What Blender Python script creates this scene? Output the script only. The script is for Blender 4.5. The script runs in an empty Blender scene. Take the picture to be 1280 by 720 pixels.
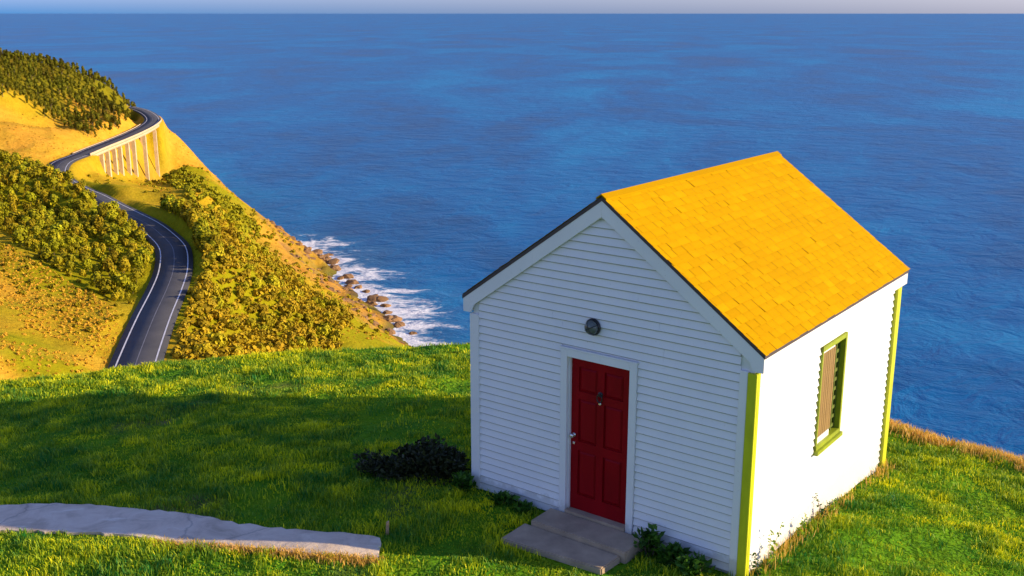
import bpy, bmesh, math, random
import numpy as np
from mathutils import Vector, Matrix
random.seed(7); rng = np.random.default_rng(11)
C = bpy.context.scene.collection
SC = bpy.context.scene

# ------------------------------------------------------------------ camera model
F, PITCH, CAMZ = 1323.8, 0.25388, 140.0
cp, sp = math.cos(PITCH), math.sin(PITCH)
def ray(u, v):
    a = (u - 640) / F; b = -(v - 360) / F
    return np.array([a, cp + b * sp, -sp + b * cp])
def at(u, v, Y):
    d = ray(u, v); return d * (Y / d[1]) + np.array([0, 0, CAMZ])
def at_z(u, v, z):
    d = ray(u, v); return d * ((z - CAMZ) / d[2]) + np.array([0, 0, CAMZ])
def project(x, y, z):
    z = z - CAMZ
    fw = y * cp - z * sp; up = y * sp + z * cp
    fw = np.where(fw < 1e-3, 1e-3, fw)
    return 640 + F * x / fw, 360 - F * up / fw

# ------------------------------------------------------------------ noise
def vnoise(x, y, seed=0):
    xi = np.floor(x).astype(np.int64); yi = np.floor(y).astype(np.int64)
    fx = x - xi; fy = y - yi
    fx = fx * fx * (3 - 2 * fx); fy = fy * fy * (3 - 2 * fy)
    def h(a, b):
        n = (a * 374761393 + b * 668265263 + seed * 1442695041) & 0xffffffff
        n = ((n ^ (n >> 13)) * 1274126177) & 0xffffffff
        return ((n ^ (n >> 16)) & 0xffff) / 32767.5 - 1
    return (h(xi, yi) * (1 - fx) + h(xi + 1, yi) * fx) * (1 - fy) + (h(xi, yi + 1) * (1 - fx) + h(xi + 1, yi + 1) * fx) * fy
def fbm(x, y, seed=0, o=4):
    s = 0; a = 1; t = 0
    for i in range(o):
        s = s + a * vnoise(x * 2 ** i + 17.3 * i, y * 2 ** i - 9.1 * i, seed + i); t += a; a *= .5
    return s / t
def sstep(a, b, x):
    t = np.clip((x - a) / (b - a), 0, 1); return t * t * (3 - 2 * t)

# ------------------------------------------------------------------ road centreline (world)
ZR = CAMZ - 70.0
road_px = [(150,520),(160,485),(172,448),(192,397),(209,360),(217,335),(216,310),(202,294),(184,280),(159,267),(137,256),(117,245),
           (96,236),(80,227),(70,216),(77,203),(99,194),(123,184),(146,175),(169,165),(184,157),(191,150),(187,143.5),(176,137.5),(160,133.5)]
rp = np.array([at_z(u, v, ZR)[:2] for u, v in road_px])
def catmull(P, step):
    P = np.vstack([2 * P[0] - P[1], P, 2 * P[-1] - P[-2]]); out = []
    for i in range(1, len(P) - 2):
        n = max(2, int(np.linalg.norm(P[i + 1] - P[i]) / step))
        for k in range(n):
            t = k / n
            out.append(.5 * ((2 * P[i]) + (-P[i - 1] + P[i + 1]) * t + (2 * P[i - 1] - 5 * P[i] + 4 * P[i + 1] - P[i + 2]) * t * t + (-P[i - 1] + 3 * P[i] - 3 * P[i + 1] + P[i + 2]) * t ** 3))
    out.append(P[-2]); return np.array(out)
RC = catmull(rp, 2.0)
for _ in range(6):
    RC[1:-1] = .5 * RC[1:-1] + .25 * (RC[:-2] + RC[2:])
RT = np.gradient(RC, axis=0); RT /= np.linalg.norm(RT, axis=1)[:, None]
RN = np.stack([RT[:, 1], -RT[:, 0]], 1)              # right hand side = seaward
ru, rv = project(RC[:, 0], RC[:, 1], np.full(len(RC), ZR))
far = RC[:, 1] > 500
BR = np.where(far & (RC[:, 1] > 545) & (RC[:, 1] < 700))[0]   # bridge section
B0, B1 = BR[0], BR[-1]

# ------------------------------------------------------------------ terrain control points  (u, v, forward distance, cover)
# cover: G gold dry soil, O olive dry grass, V green, R rock, D dark green brush floor
ctrl = [
 # far hilltop and cut
 (0,99,650,'D'),(60,99,700,'D'),(100,100,760,'D'),(133,111,790,'D'),(165,134,835,'O'),(0,110,620,'O'),(60,125,660,'D'),(110,130,720,'D'),(150,150,780,'D'),
 (0,150,590,'G'),(40,160,590,'G'),(80,172,610,'G'),(120,170,660,'G'),(155,158,720,'G'),(178,147,800,'G'),(0,185,520,'G'),(40,190,520,'G'),(62,205,497,'G'),(95,186,560,'G'),
 (-120,110,560,'O'),(-120,170,500,'O'),(-200,72,640,'O'),
 # spur in front of the road
 (0,202,450,'V'),(30,211,445,'V'),(58,218,432,'V'),(90,228,408,'V'),(117,241,382,'V'),(0,250,380,'V'),(50,262,375,'V'),(100,272,362,'V'),(150,275,340,'V'),(168,292,330,'V'),
 (0,300,315,'O'),(50,305,310,'V'),(100,310,310,'V'),(160,320,303,'V'),(182,330,295,'V'),(0,350,255,'G'),(50,350,262,'V'),(110,350,272,'V'),(160,365,268,'V'),(60,385,235,'O'),(120,390,240,'O'),(148,400,232,'O'),
 (0,415,203,'G'),(60,425,207,'V'),(120,440,213,'O'),(0,465,180,'G'),(80,465,190,'V'),(138,450,208,'G'),(-100,300,280,'G'),(-100,420,180,'G'),(-150,240,400,'O'),
 # bank right of the road
 (214,263,352,'V'),(240,276,334,'V'),(256,300,311,'V'),(258,335,284,'V'),(240,370,257,'V'),(222,400,238,'V'),(214,440,212,'O'),
 (260,240,430,'O'),(222,240,440,'O'),(180,252,402,'O'),(150,250,410,'O'),(140,236,470,'O'),(175,238,500,'O'),(205,240,520,'O'),(112,228,490,'O'),(95,218,505,'O'),
 (300,290,430,'V'),(350,340,400,'V'),(300,350,340,'V'),(300,400,275,'V'),(400,400,350,'O'),(400,360,450,'O'),(450,400,400,'V'),(460,425,330,'V'),(350,430,260,'O'),(300,435,240,'O'),(488,431,322,'V'),(260,430,228,'O'),
 (340,290,560,'G'),(340,284,640,'G'),(300,265,560,'V'),(260,225,600,'V'),(232,203,640,'V'),(300,250,670,'G'),(260,211,712,'G'),(232,182,738,'G'),(212,159,752,'G'),
 (420,372,480,'R'),(455,398,430,'R'),(385,330,560,'R'),
]
zc = []
for u, v, Y, c in ctrl: zc.append(tuple(at(u, v, Y)) + (c,))
# the waterline
for u, v in [(380,311),(405,323),(425,350),(438,362),(463,378),(485,401),(506,428)]:
    p = at_z(u, v, 0.0); zc.append((p[0], p[1], 0.0, 'R')); zc.append((p[0] + 22, p[1] + 14, -12.0, 'R'))
# under the bridge: the slope drops away seaward
for i, (z0, z1) in zip(range(B0, B1 + 1, max(1, (B1 - B0) // 6)), [(-4,-10),(-9,-16),(-13,-20),(-17,-25),(-21,-31),(-25,-36),(-25,-37)]):
    c = RC[i]; n = RN[i]
    zc.append((c[0], c[1], ZR + z0, 'O')); q = c + n * 7; zc.append((q[0], q[1], ZR + z1, 'O'))
    q = c - n * 7; zc.append((q[0], q[1], ZR + 1, 'G')); q = c - n * 18; zc.append((q[0], q[1], ZR + 8, 'G'))
# hidden ground, written directly in the world
for t in [(-212,755,26,'G'),(-252,800,30,'G'),(-300,858,60,'O'),(-345,900,45,'O'),(-430,1000,40,'O'),(-148,680,-12,'R'),(-165,720,-12,'R'),(-186,770,-12,'R'),(-216,820,-12,'R'),(-252,900,-12,'R'),(-300,1000,-12,'R'),(-380,1100,-10,'R'),(-182,722,2,'R'),(-232,822,2,'R'),(-560,1200,-12,'R'),
          (-560,820,100,'O'),(-700,500,130,'O'),(-640,1000,60,'O'),(-500,250,110,'O'),(-400,60,115,'O'),(-300,120,95,'O'),
          (-30,60,108,'V'),(-70,60,103,'V'),(20,60,108,'V'),(60,60,98,'V'),(-40,110,88,'V'),(-90,120,84,'V'),(-80,170,72,'O'),(-20,160,68,'V'),(-30,220,58,'O'),(30,120,82,'V'),(60,180,52,'V'),
          (0,260,40,'V'),(0,330,16,'R'),(-20,380,8,'R'),(20,400,-10,'R'),(70,260,15,'R'),(60,330,-10,'R'),(110,200,15,'R'),(130,230,-10,'R'),(120,90,55,'O'),(170,130,0,'R'),(200,110,-14,'R'),
          (180,0,40,'O'),(230,0,0,'R'),(260,-20,-14,'R'),(200,-120,60,'O'),(290,-150,-12,'R'),(0,-150,150,'V'),(-200,-150,140,'V'),(0,0,134,'V'),
          (300,200,-30,'R'),(200,400,-30,'R'),(50,550,-30,'R'),(0,750,-30,'R'),(-100,950,-30,'R'),(-300,1250,-30,'R'),(400,0,-30,'R'),(400,-300,-30,'R')]:
    zc.append(t)
cx = np.array([[c[0], c[1]] for c in zc]); cz = np.array([c[2] for c in zc], float)
def solve_rbf(P, Z, c, reg=0.0):
    d = np.sqrt(((P[:, None] - P[None]) ** 2).sum(2) + c * c)
    n = len(P); A = np.zeros((n + 3, n + 3)); A[:n, :n] = -d + reg * np.eye(n)
    Q = np.hstack([P, np.ones((n, 1))]); A[:n, n:] = Q; A[n:, :n] = Q.T
    w = np.linalg.solve(A, np.concatenate([Z, np.zeros(3)]))
    def f(x, y):
        out = np.empty(x.size); xf = x.ravel(); yf = y.ravel()
        for s in range(0, x.size, 20000):
            X = xf[s:s + 20000]; Y = yf[s:s + 20000]
            dd = np.sqrt((X[:, None] - P[None, :, 0]) ** 2 + (Y[:, None] - P[None, :, 1]) ** 2 + c * c)
            out[s:s + 20000] = -dd @ w[:n] + X * w[n] + Y * w[n + 1] + w[n + 2]
        return out.reshape(x.shape)
    return f
far_f = solve_rbf(cx, cz, 9.0, 1.2)
covcol = {'G': (.76, .40, .045), 'O': (.56, .38, .020), 'V': (.34, .32, .008), 'D': (.18, .16, .010), 'R': (.52, .26, .05)}
cc = np.array([covcol[c[3]] for c in zc])

GZ = CAMZ - 6.2162                       # ground level at the hut's front left corner
YAW = -0.64508
HX, HY = -0.4985, 13.2368
cyw, syw = math.cos(YAW), math.sin(YAW)
def hut(lx, ly): return HX + cyw * lx - syw * ly, HY + syw * lx + cyw * ly
lp = [(-.5,13.24,0),(2.63,10.9,-.03),(5.45,14.7,-.37),(2.4,17.07,-.38),(-9,18.5,-.68),(-8,13,-.2),(-8,11,-.02),(0,10,0),(-3,10.6,.04),(8,12,-.30),(6,10,-.08),
      (-4,18.5,-.5),(8,16,-.62),(-14,14,-.7),(-3,15.5,-.2),(0,0,0),(-20,0,-1),(20,0,-1),(0,-60,3),(-40,-60,2),(40,-60,1),(5.5,20,-.8)]
lawn_f = solve_rbf(np.array([(a, b) for a, b, c in lp]), np.array([c for a, b, c in lp]), 2.0, .02)
crest = np.array([(-34,-60),(-30,-10),(-23,9),(-16,16.2),(-10.3,19.7),(-5.6,21.6),(-.9,22.2),(3.4,21.0),(6.5,17.1),(8.1,15.3),(10.2,10.9),(13,4),(17,-10),(24,-60)], float)
def crest_s(x, y):
    """signed distance to the edge of the lawn, positive outside"""
    best = np.full(x.shape, 1e9)
    for i in range(len(crest) - 1):
        a, b = crest[i], crest[i + 1]; d = b - a
        t = np.clip(((x - a[0]) * d[0] + (y - a[1]) * d[1]) / (d @ d), 0, 1)
        best = np.minimum(best, np.hypot(x - a[0] - t * d[0], y - a[1] - t * d[1]))
    inside = np.zeros(x.shape, bool); n = len(crest)
    for i in range(n):
        a = crest[i]; b = crest[(i + 1) % n]
        c = ((a[1] > y) != (b[1] > y))
        with np.errstate(divide='ignore', invalid='ignore'):
            xx = (b[0] - a[0]) * (y - a[1]) / (b[1] - a[1] + 1e-12) + a[0]
        inside ^= c & (x < xx)
    return np.where(inside, -best, best)
def road_dist(x, y):
    xf = x.ravel(); yf = y.ravel(); D = np.full(xf.shape, 1e9); S = np.zeros(xf.shape); I = np.zeros(xf.shape, int)
    m = np.where((xf > RC[:, 0].min() - 40) & (xf < RC[:, 0].max() + 40) & (yf > RC[:, 1].min() - 40) & (yf < RC[:, 1].max() + 40))[0]
    for s in range(0, len(m), 20000):
        k = m[s:s + 20000]
        dx = xf[k][:, None] - RC[None, :, 0]; dy = yf[k][:, None] - RC[None, :, 1]
        d = np.hypot(dx, dy); j = d.argmin(1); r = np.arange(len(k))
        D[k] = d[r, j]; S[k] = dx[r, j] * RN[j, 0] + dy[r, j] * RN[j, 1]; I[k] = j
    return D.reshape(x.shape), S.reshape(x.shape), I.reshape(x.shape)
def ground(x, y):
    x = np.asarray(x, float); y = np.asarray(y, float); shp = x.shape
    x = np.atleast_1d(x); y = np.atleast_1d(y)
    s = crest_s(x, y)
    berm = .06 * np.exp(-((y - 10.9 + .12 * (x + 1)) / .28) ** 2) * sstep(.3, -.8, x)
    micro = .055 * fbm(x / .8, y / .55, 3, 3) + .03 * fbm(x / 2.7, y / 2.0, 8, 2)
    lx = cyw * (x - HX) + syw * (y - HY); ly = -syw * (x - HX) + cyw * (y - HY)
    near_hut = np.maximum(np.maximum(-lx, lx - 3.92), np.maximum(-ly, ly - 4.79))
    st_d = np.maximum(np.abs(lx - 1.93) - .8, -ly - 1.1)
    micro = micro * sstep(0, 1.2, near_hut) * sstep(0, .6, st_d) - .04 * sstep(.5, .0, st_d) * (ly < 0)
    lawn = GZ + lawn_f(x, y) + berm + micro
    sl = np.maximum(s, -.5) + .5
    lawn = lawn - .66 * (np.sqrt(sl * sl + 1.1 ** 2) - 1.1)
    fz = far_f(x, y)
    rough = fbm(x / 60, y / 60, 21, 3) * 2.2 + np.abs(fbm(x / 22 + y / 50, y / 70, 5, 3)) * -2.6 + fbm(x / 7, y / 7, 31, 3) * .7
    cliff = sstep(45, 0, fz) * sstep(-5, 3, fz)
    rough = rough + cliff * (np.abs(fbm(x / 14, y / 14, 77, 4)) * -7 + 1.6)
    fz = fz + rough * sstep(30, 120, y + 0 * x) 
    D, S, I = road_dist(x, y)
    br = (I >= B0) & (I <= B1)
    carve = np.where(D < 6.2, 1.0, 1 - sstep(6.2, 10, D))
    target = ZR - .45
    flat = fz * (1 - carve) + target * carve
    under = np.where(D < 9, np.minimum(fz, ZR - 1.7), fz)
    brw = np.clip(np.minimum(I - B0, B1 - I) / 3.0, 0, 1) * br
    fz = flat * (1 - brw) + under * brw
    w = sstep(7, 42, s)
    z = lawn * (1 - w) + fz * w
    return z.reshape(shp)

# ------------------------------------------------------------------ mesh helpers
def tag(o, label=None, cat=None, group=None, kind=None):
    if label: o['label'] = label
    if cat: o['category'] = cat
    if group: o['group'] = group
    if kind: o['kind'] = kind
    return o
def empty(name, loc, rz=0, sc=1):
    o = bpy.data.objects.new(name, None); C.objects.link(o); o.location = loc; o.rotation_euler = (0, 0, rz); o.empty_display_size = .2
    o.scale = (sc,) * 3
    return o
def link(name, me, mat, parent=None):
    if isinstance(mat, (list, tuple)):
        for m in mat: me.materials.append(m)
    elif mat: me.materials.append(mat)
    o = bpy.data.objects.new(name, me); C.objects.link(o)
    if parent: o.parent = parent
    return o
def np_mesh(name, V, Fc, smooth=False, attrs=None):
    me = bpy.data.meshes.new(name); V = np.asarray(V, np.float32); Fc = np.asarray(Fc, np.int32)
    me.vertices.add(len(V)); me.vertices.foreach_set('co', V.ravel())
    k = Fc.shape[1]; n = len(Fc)
    me.loops.add(n * k); me.loops.foreach_set('vertex_index', Fc.ravel())
    me.polygons.add(n); me.polygons.foreach_set('loop_start', np.arange(0, n * k, k, dtype=np.int32))
    if smooth: me.polygons.foreach_set('use_smooth', np.ones(n, bool))
    me.update(calc_edges=True)
    for nm, (ty, arr) in (attrs or {}).items():
        a = me.attributes.new(nm, ty, 'POINT')
        a.data.foreach_set('color' if ty == 'FLOAT_COLOR' else 'value', np.asarray(arr, np.float32).ravel())
    return me
class MB:
    def __init__(s): s.v = []; s.f = []
    def add(s, vs, fs):
        o = len(s.v); s.v += [tuple(v) for v in vs]; s.f += [tuple(i + o for i in f) for f in fs]; return s
    def box(s, x0, x1, y0, y1, z0, z1):
        return s.add([(x0,y0,z0),(x1,y0,z0),(x1,y1,z0),(x0,y1,z0),(x0,y0,z1),(x1,y0,z1),(x1,y1,z1),(x0,y1,z1)],
                     [(0,3,2,1),(4,5,6,7),(0,1,5,4),(1,2,6,5),(2,3,7,6),(3,0,4,7)])
    def hexa(s, p):          # 8 points: bottom ring then top ring
        return s.add(p, [(0,3,2,1),(4,5,6,7),(0,1,5,4),(1,2,6,5),(2,3,7,6),(3,0,4,7)])
    def prism(s, poly, y0, y1):   # poly in (x,z), extruded along y
        n = len(poly)
        s.add([(x, y0, z) for x, z in poly] + [(x, y1, z) for x, z in poly],
              [tuple(range(n)), tuple(range(2 * n - 1, n - 1, -1))] + [(i, i + n, (i + 1) % n + n, (i + 1) % n) for i in range(n)]); return s
    def tube(s, a, b, r0, r1=None, n=8):
        r1 = r0 if r1 is None else r1
        a = Vector(a); b = Vector(b); d = (b - a).normalized(); u = d.orthogonal().normalized(); w = d.cross(u)
        vs = [a + (u * math.cos(t) + w * math.sin(t)) * r0 for t in [2 * math.pi * i / n for i in range(n)]] + [b + (u * math.cos(t) + w * math.sin(t)) * r1 for t in [2 * math.pi * i / n for i in range(n)]]
        return s.add(vs, [(i, (i + 1) % n, (i + 1) % n + n, i + n) for i in range(n)] + [tuple(range(n - 1, -1, -1)), tuple(range(n, 2 * n))])
    def lathe(s, prof, n=24, M=None):
        M = M or Matrix(); vs = []; fs = []
        for r, z in prof:
            for i in range(n):
                t = 2 * math.pi * i / n; vs.append(M @ Vector((r * math.cos(t), r * math.sin(t), z)))
        for k in range(len(prof) - 1):
            for i in range(n):
                fs.append((k * n + i, k * n + (i + 1) % n, (k + 1) * n + (i + 1) % n, (k + 1) * n + i))
        fs.append(tuple(range(n - 1, -1, -1))); fs.append(tuple((len(prof) - 1) * n + i for i in range(n)))
        return s.add(vs, fs)
    def build(s, name, mat, parent=None, bevel=0, smooth=False):
        me = bpy.data.meshes.new(name); me.from_pydata(s.v, [], s.f)
        bm = bmesh.new(); bm.from_mesh(me); bmesh.ops.recalc_face_normals(bm, faces=bm.faces)
        if bevel: bmesh.ops.bevel(bm, geom=list(bm.edges), offset=bevel, segments=2, affect='EDGES', clamp_overlap=True)
        bm.to_mesh(me); bm.free()
        if smooth:
            for p in me.polygons: p.use_smooth = True
        return link(name, me, mat, parent)

# ------------------------------------------------------------------ materials
def mat(name):
    m = bpy.data.materials.new(name); m.use_nodes = True; nt = m.node_tree; nt.nodes.clear()
    out = nt.nodes.new('ShaderNodeOutputMaterial'); b = nt.nodes.new('ShaderNodeBsdfPrincipled'); nt.links.new(b.outputs[0], out.inputs[0])
    return m, nt, b
def N(nt, t, **k):
    n = nt.nodes.new(t)
    for a, v in k.items(): setattr(n, a, v)
    return n
def coords(nt, scale=(1,1,1), kind='Object', rot=(0,0,0)):
    tc = N(nt, 'ShaderNodeTexCoord'); mp = N(nt, 'ShaderNodeMapping'); nt.links.new(tc.outputs[kind], mp.inputs[0])
    mp.inputs['Scale'].default_value = scale; mp.inputs['Rotation'].default_value = rot; return mp.outputs[0]
def noise(nt, vec, scale, detail=4, rough=.55, dist=0):
    n = N(nt, 'ShaderNodeTexNoise'); nt.links.new(vec, n.inputs['Vector']); n.inputs['Scale'].default_value = scale
    n.inputs['Detail'].default_value = detail; n.inputs['Roughness'].default_value = rough; n.inputs['Distortion'].default_value = dist
    return n.outputs['Fac']
def ramp(nt, fac, stops):
    r = N(nt, 'ShaderNodeValToRGB'); nt.links.new(fac, r.inputs[0]); e = r.color_ramp.elements
    while len(e) < len(stops): e.new(.5)
    for i, (p, c) in enumerate(stops):
        e[i].position = p; e[i].color = (c, c, c, 1) if isinstance(c, (int, float)) else (*c, 1)
    return r.outputs[0]
def mixc(nt, fac, a, b, mode='MIX'):
    m = N(nt, 'ShaderNodeMix', data_type='RGBA', blend_type=mode)
    for i, s in ((0, fac), (6, a), (7, b)):
        if isinstance(s, bpy.types.NodeSocket): nt.links.new(s, m.inputs[i])
        elif i == 0: m.inputs[0].default_value = s
        else: m.inputs[i].default_value = (*s, 1)
    return m.outputs[2]
def math_(nt, op, a, b=0.0, clamp=False):
    m = N(nt, 'ShaderNodeMath', operation=op, use_clamp=clamp)
    for i, s in enumerate((a, b)):
        if isinstance(s, bpy.types.NodeSocket): nt.links.new(s, m.inputs[i])
        else: m.inputs[i].default_value = s
    return m.outputs[0]
def bump(nt, b, h, strength=.3, dist=.01, prev=None):
    n = N(nt, 'ShaderNodeBump'); n.inputs['Strength'].default_value = strength; n.inputs['Distance'].default_value = dist
    nt.links.new(h, n.inputs['Height'])
    if prev: nt.links.new(prev, n.inputs['Normal'])
    nt.links.new(n.outputs[0], b.inputs['Normal']); return n.outputs[0]
def simple(name, col, rough=.6, var=.12, scale=6, bs=.15, bd=.004, metal=0, vscale=(1,1,1), spec=.5):
    m, nt, b = mat(name); v = coords(nt, vscale)
    n1 = noise(nt, v, scale, 5, .6)
    lo = tuple(c * (1 - var) for c in col); hi = tuple(min(1, c * (1 + var)) for c in col)
    c = ramp(nt, n1, [(.3, lo), (.7, hi)]); nt.links.new(c, b.inputs['Base Color'])
    b.inputs['Roughness'].default_value = rough; b.inputs['Metallic'].default_value = metal; b.inputs['Specular IOR Level'].default_value = spec
    bump(nt, b, noise(nt, v, scale * 8, 4, .6), bs, bd)
    return m
M = {}
def white_paint(name, vs):
    m, nt, b = mat(name); v = coords(nt)
    n1 = noise(nt, v, 1.3, 5, .6)
    c = ramp(nt, n1, [(.3, (.76, .765, .77)), (.7, (.83, .83, .82))])
    # weathering: thin grey streaks and flaked spots
    n2 = noise(nt, coords(nt, vs), 9, 6, .7)
    c = mixc(nt, ramp(nt, n2, [(.62, 0.0), (.78, .5)]), c, (.52, .52, .50))
    sp_ = noise(nt, v, 42, 2, .5)
    c = mixc(nt, ramp(nt, sp_, [(.72, 0.0), (.76, .6)]), c, (.45, .43, .40))
    # dirt splashed low on the boards
    tc = N(nt, 'ShaderNodeTexCoord'); sx = N(nt, 'ShaderNodeSeparateXYZ'); nt.links.new(tc.outputs['Object'], sx.inputs[0])
    low = math_(nt, 'ADD', sx.outputs[2], math_(nt, 'MULTIPLY', noise(nt, v, 7, 4, .6), -.3))
    c = mixc(nt, ramp(nt, low, [(.0, .45), (.06, 0.0)]), c, (.36, .35, .30))
    nt.links.new(c, b.inputs['Base Color']); b.inputs['Roughness'].default_value = .55
    bump(nt, b, noise(nt, coords(nt, vs), 25, 4, .6), .18, .003)
    return m
M['siding'] = white_paint('white_siding', (.25, .25, 3))
M['trim'] = white_paint('white_trim', (1, 1, .3))
M['lap_shade_edge'] = simple('lap_shade_edge', (.40, .40, .42), .8, .15, 6)  # greyer than the siding: the shade line at each lap, put into the colour
M['green_trim'] = simple('green_trim', (.52, .56, .01), .5, .18, 5, .2, .003, vscale=(1, 1, .3))
M['red_door'] = simple('red_door', (.27, .001, .006), .5, .2, 3, .12, .002, vscale=(1, 1, .3))
M['red_door'].node_tree.nodes['Principled BSDF'].inputs['Specular IOR Level'].default_value = .12
M['window_green'] = simple('window_green', (.27, .34, .01), .5, .18, 5, .2, .003)
M['lattice_green'] = simple('lattice_green', (.10, .14, .01), .6, .2, 8)
M['dark_edge'] = simple('dark_edge', (.06, .045, .05), .6)
M['knob'] = simple('knob', (.75, .74, .70), .25, .05, metal=.8)
M['iron'] = simple('black_iron', (.015, .015, .017), .35)
M['lamp_glass'] = simple('lamp_glass', (.10, .115, .11), .12, .3, 8)
M['dark_glass'] = simple('dark_glass', (.02, .025, .02), .08, .2, 3)
M['brown_wood'] = simple('brown_wood', (.25, .155, .045), .6, .35, 8, .3, .004, vscale=(6, 6, .4))
M['step'] = simple('step_concrete', (.40, .30, .20), .85, .22, 4, .4, .006)
M['foundation'] = simple('foundation', (.42, .41, .38), .9, .25, 5, .5, .01)
M['stake'] = simple('stake_wood', (.45, .30, .16), .8, .3, 12)
M['concrete'] = simple('bridge_concrete', (.58, .45, .27), .8, .15, .5, .2, .02)
M['paint'] = simple('road_paint', (.62, .62, .66), .7, .2, .4)
M['paint_old'] = simple('worn_road_paint', (.17, .17, .19), .7, .3, .4)
M['bark'] = simple('bark', (.12, .085, .055), .9, .3, 4, .5, .02)
# roof shingles: colour varies from shingle to shingle
m, nt, b = mat('yellow_shingle'); at_ = N(nt, 'ShaderNodeAttribute', attribute_name='tint'); v = coords(nt)
c = ramp(nt, at_.outputs['Fac'], [(0, (.38, .205, .001)), (.5, (.45, .25, .001)), (1, (.51, .295, .002))])
c = mixc(nt, ramp(nt, noise(nt, v, 1.1, 5, .65), [(.35, 0.0), (.75, .35)]), c, (.36, .185, .002))
c = mixc(nt, ramp(nt, noise(nt, v, 18, 4, .7), [(.6, 0.0), (.8, .4)]), c, (.40, .20, .003))
nt.links.new(c, b.inputs['Base Color']); b.inputs['Roughness'].default_value = .95; b.inputs['Specular IOR Level'].default_value = .03
bump(nt, b, noise(nt, v, 160, 3, .7), .5, .004); M['shingle'] = m
# grass blades
def blade_mat(name, a, b_, c_, tr=.25):
    m, nt, b = mat(name); t = N(nt, 'ShaderNodeAttribute', attribute_name='tint')
    c = ramp(nt, t.outputs['Fac'], [(0, a), (.55, b_), (1, c_)])
    nt.links.new(c, b.inputs['Base Color']); b.inputs['Roughness'].default_value = .55; b.inputs['Specular IOR Level'].default_value = .25
    tl = N(nt, 'ShaderNodeBsdfTranslucent'); nt.links.new(c, tl.inputs[0]); mx = N(nt, 'ShaderNodeMixShader'); mx.inputs[0].default_value = tr
    nt.links.new(b.outputs[0], mx.inputs[1]); nt.links.new(tl.outputs[0], mx.inputs[2])
    nt.links.new(mx.outputs[0], [n for n in nt.nodes if n.type == 'OUTPUT_MATERIAL'][0].inputs[0]); return m
M['grass'] = blade_mat('grass_blades', (.02, .19, .025), (.33, .45, .015), (.95, .88, .008), .3)
M['dry_grass'] = blade_mat('dry_grass_blades', (.46, .34, .03), (.80, .50, .08), (.90, .55, .20), .3)
M['weed'] = blade_mat('weed_leaves', (.02, .07, .008), (.05, .15, .012), (.10, .22, .015), .2)
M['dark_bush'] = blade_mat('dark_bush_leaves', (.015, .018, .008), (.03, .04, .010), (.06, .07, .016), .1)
def leaf_mat(name, a, b_, c_):
    m, nt, b = mat(name); t = N(nt, 'ShaderNodeAttribute', attribute_name='tint'); oi = N(nt, 'ShaderNodeObjectInfo')
    c = ramp(nt, t.outputs['Fac'], [(0, a), (.5, b_), (1, c_)])
    r = N(nt, 'ShaderNodeMapRange'); nt.links.new(oi.outputs['Random'], r.inputs[0]); r.inputs[3].default_value = .75; r.inputs[4].default_value = 1.3
    hs = N(nt, 'ShaderNodeHueSaturation'); nt.links.new(r.outputs[0], hs.inputs['Value']); nt.links.new(c, hs.inputs['Color'])
    r2 = N(nt, 'ShaderNodeMapRange'); nt.links.new(math_(nt, 'FRACT', math_(nt, 'MULTIPLY', oi.outputs['Random'], 7.31)), r2.inputs[0]); r2.inputs[3].default_value = .47; r2.inputs[4].default_value = .52
    nt.links.new(r2.outputs[0], hs.inputs['Hue'])
    nt.links.new(hs.outputs[0], b.inputs['Base Color']); b.inputs['Roughness'].default_value = .8; b.inputs['Specular IOR Level'].default_value = .1
    return m
M['tree'] = leaf_mat('tree_leaves', (.06, .07, .006), (.13, .125, .008), (.22, .19, .012))
M['tree2'] = leaf_mat('bush_leaves', (.15, .16, .006), (.29, .265, .008), (.42, .35, .012))
M['scrub'] = leaf_mat('scrub_leaves', (.19, .17, .008), (.34, .28, .010), (.47, .37, .014))
# ground
m, nt, b = mat('ground'); v = coords(nt)
cov = N(nt, 'ShaderNodeVertexColor', layer_name='cover'); ln = N(nt, 'ShaderNodeAttribute', attribute_name='lawn')
c = cov.outputs[0]
n1 = noise(nt, v, .035, 6, .65, .4); n2 = noise(nt, v, .22, 6, .7)
c = mixc(nt, ramp(nt, n1, [(.40, 0.0), (.62, .75)]), c, mixc(nt, .5, c, (.34, .34, .012)))
c = mixc(nt, ramp(nt, n2, [(.35, .0), (.6, .55)]), c, mixc(nt, 1, c, (.72, .64, .5), 'MULTIPLY'))
streak = noise(nt, coords(nt, (.05, .012, .05), rot=(0, 0, .5)), 2.2, 6, .7)
c = mixc(nt, ramp(nt, streak, [(.5, 0.0), (.7, .4)]), c, mixc(nt, 1, c, (1.3, 1.05, .9), 'MULTIPLY'))
lc = ramp(nt, noise(nt, v, 1.1, 5, .6), [(.3, (.04, .17, .012)), (.55, (.12, .27, .010)), (.8, (.24, .30, .010))])
lc = mixc(nt, ramp(nt, noise(nt, v, .45, 3, .5), [(.60, 0.0), (.70, .7)]), lc, (.20, .15, .07))
c = mixc(nt, ln.outputs['Fac'], c, lc)
nt.links.new(c, b.inputs['Base Color']); b.inputs['Roughness'].default_value = .95; b.inputs['Specular IOR Level'].default_value = .02
h1 = noise(nt, v, .5, 6, .7); b1 = bump(nt, b, h1, .8, 1.0)
b1 = bump(nt, b, noise(nt, v, 9, 5, .7), .7, .03, b1); M['ground'] = m
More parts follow.
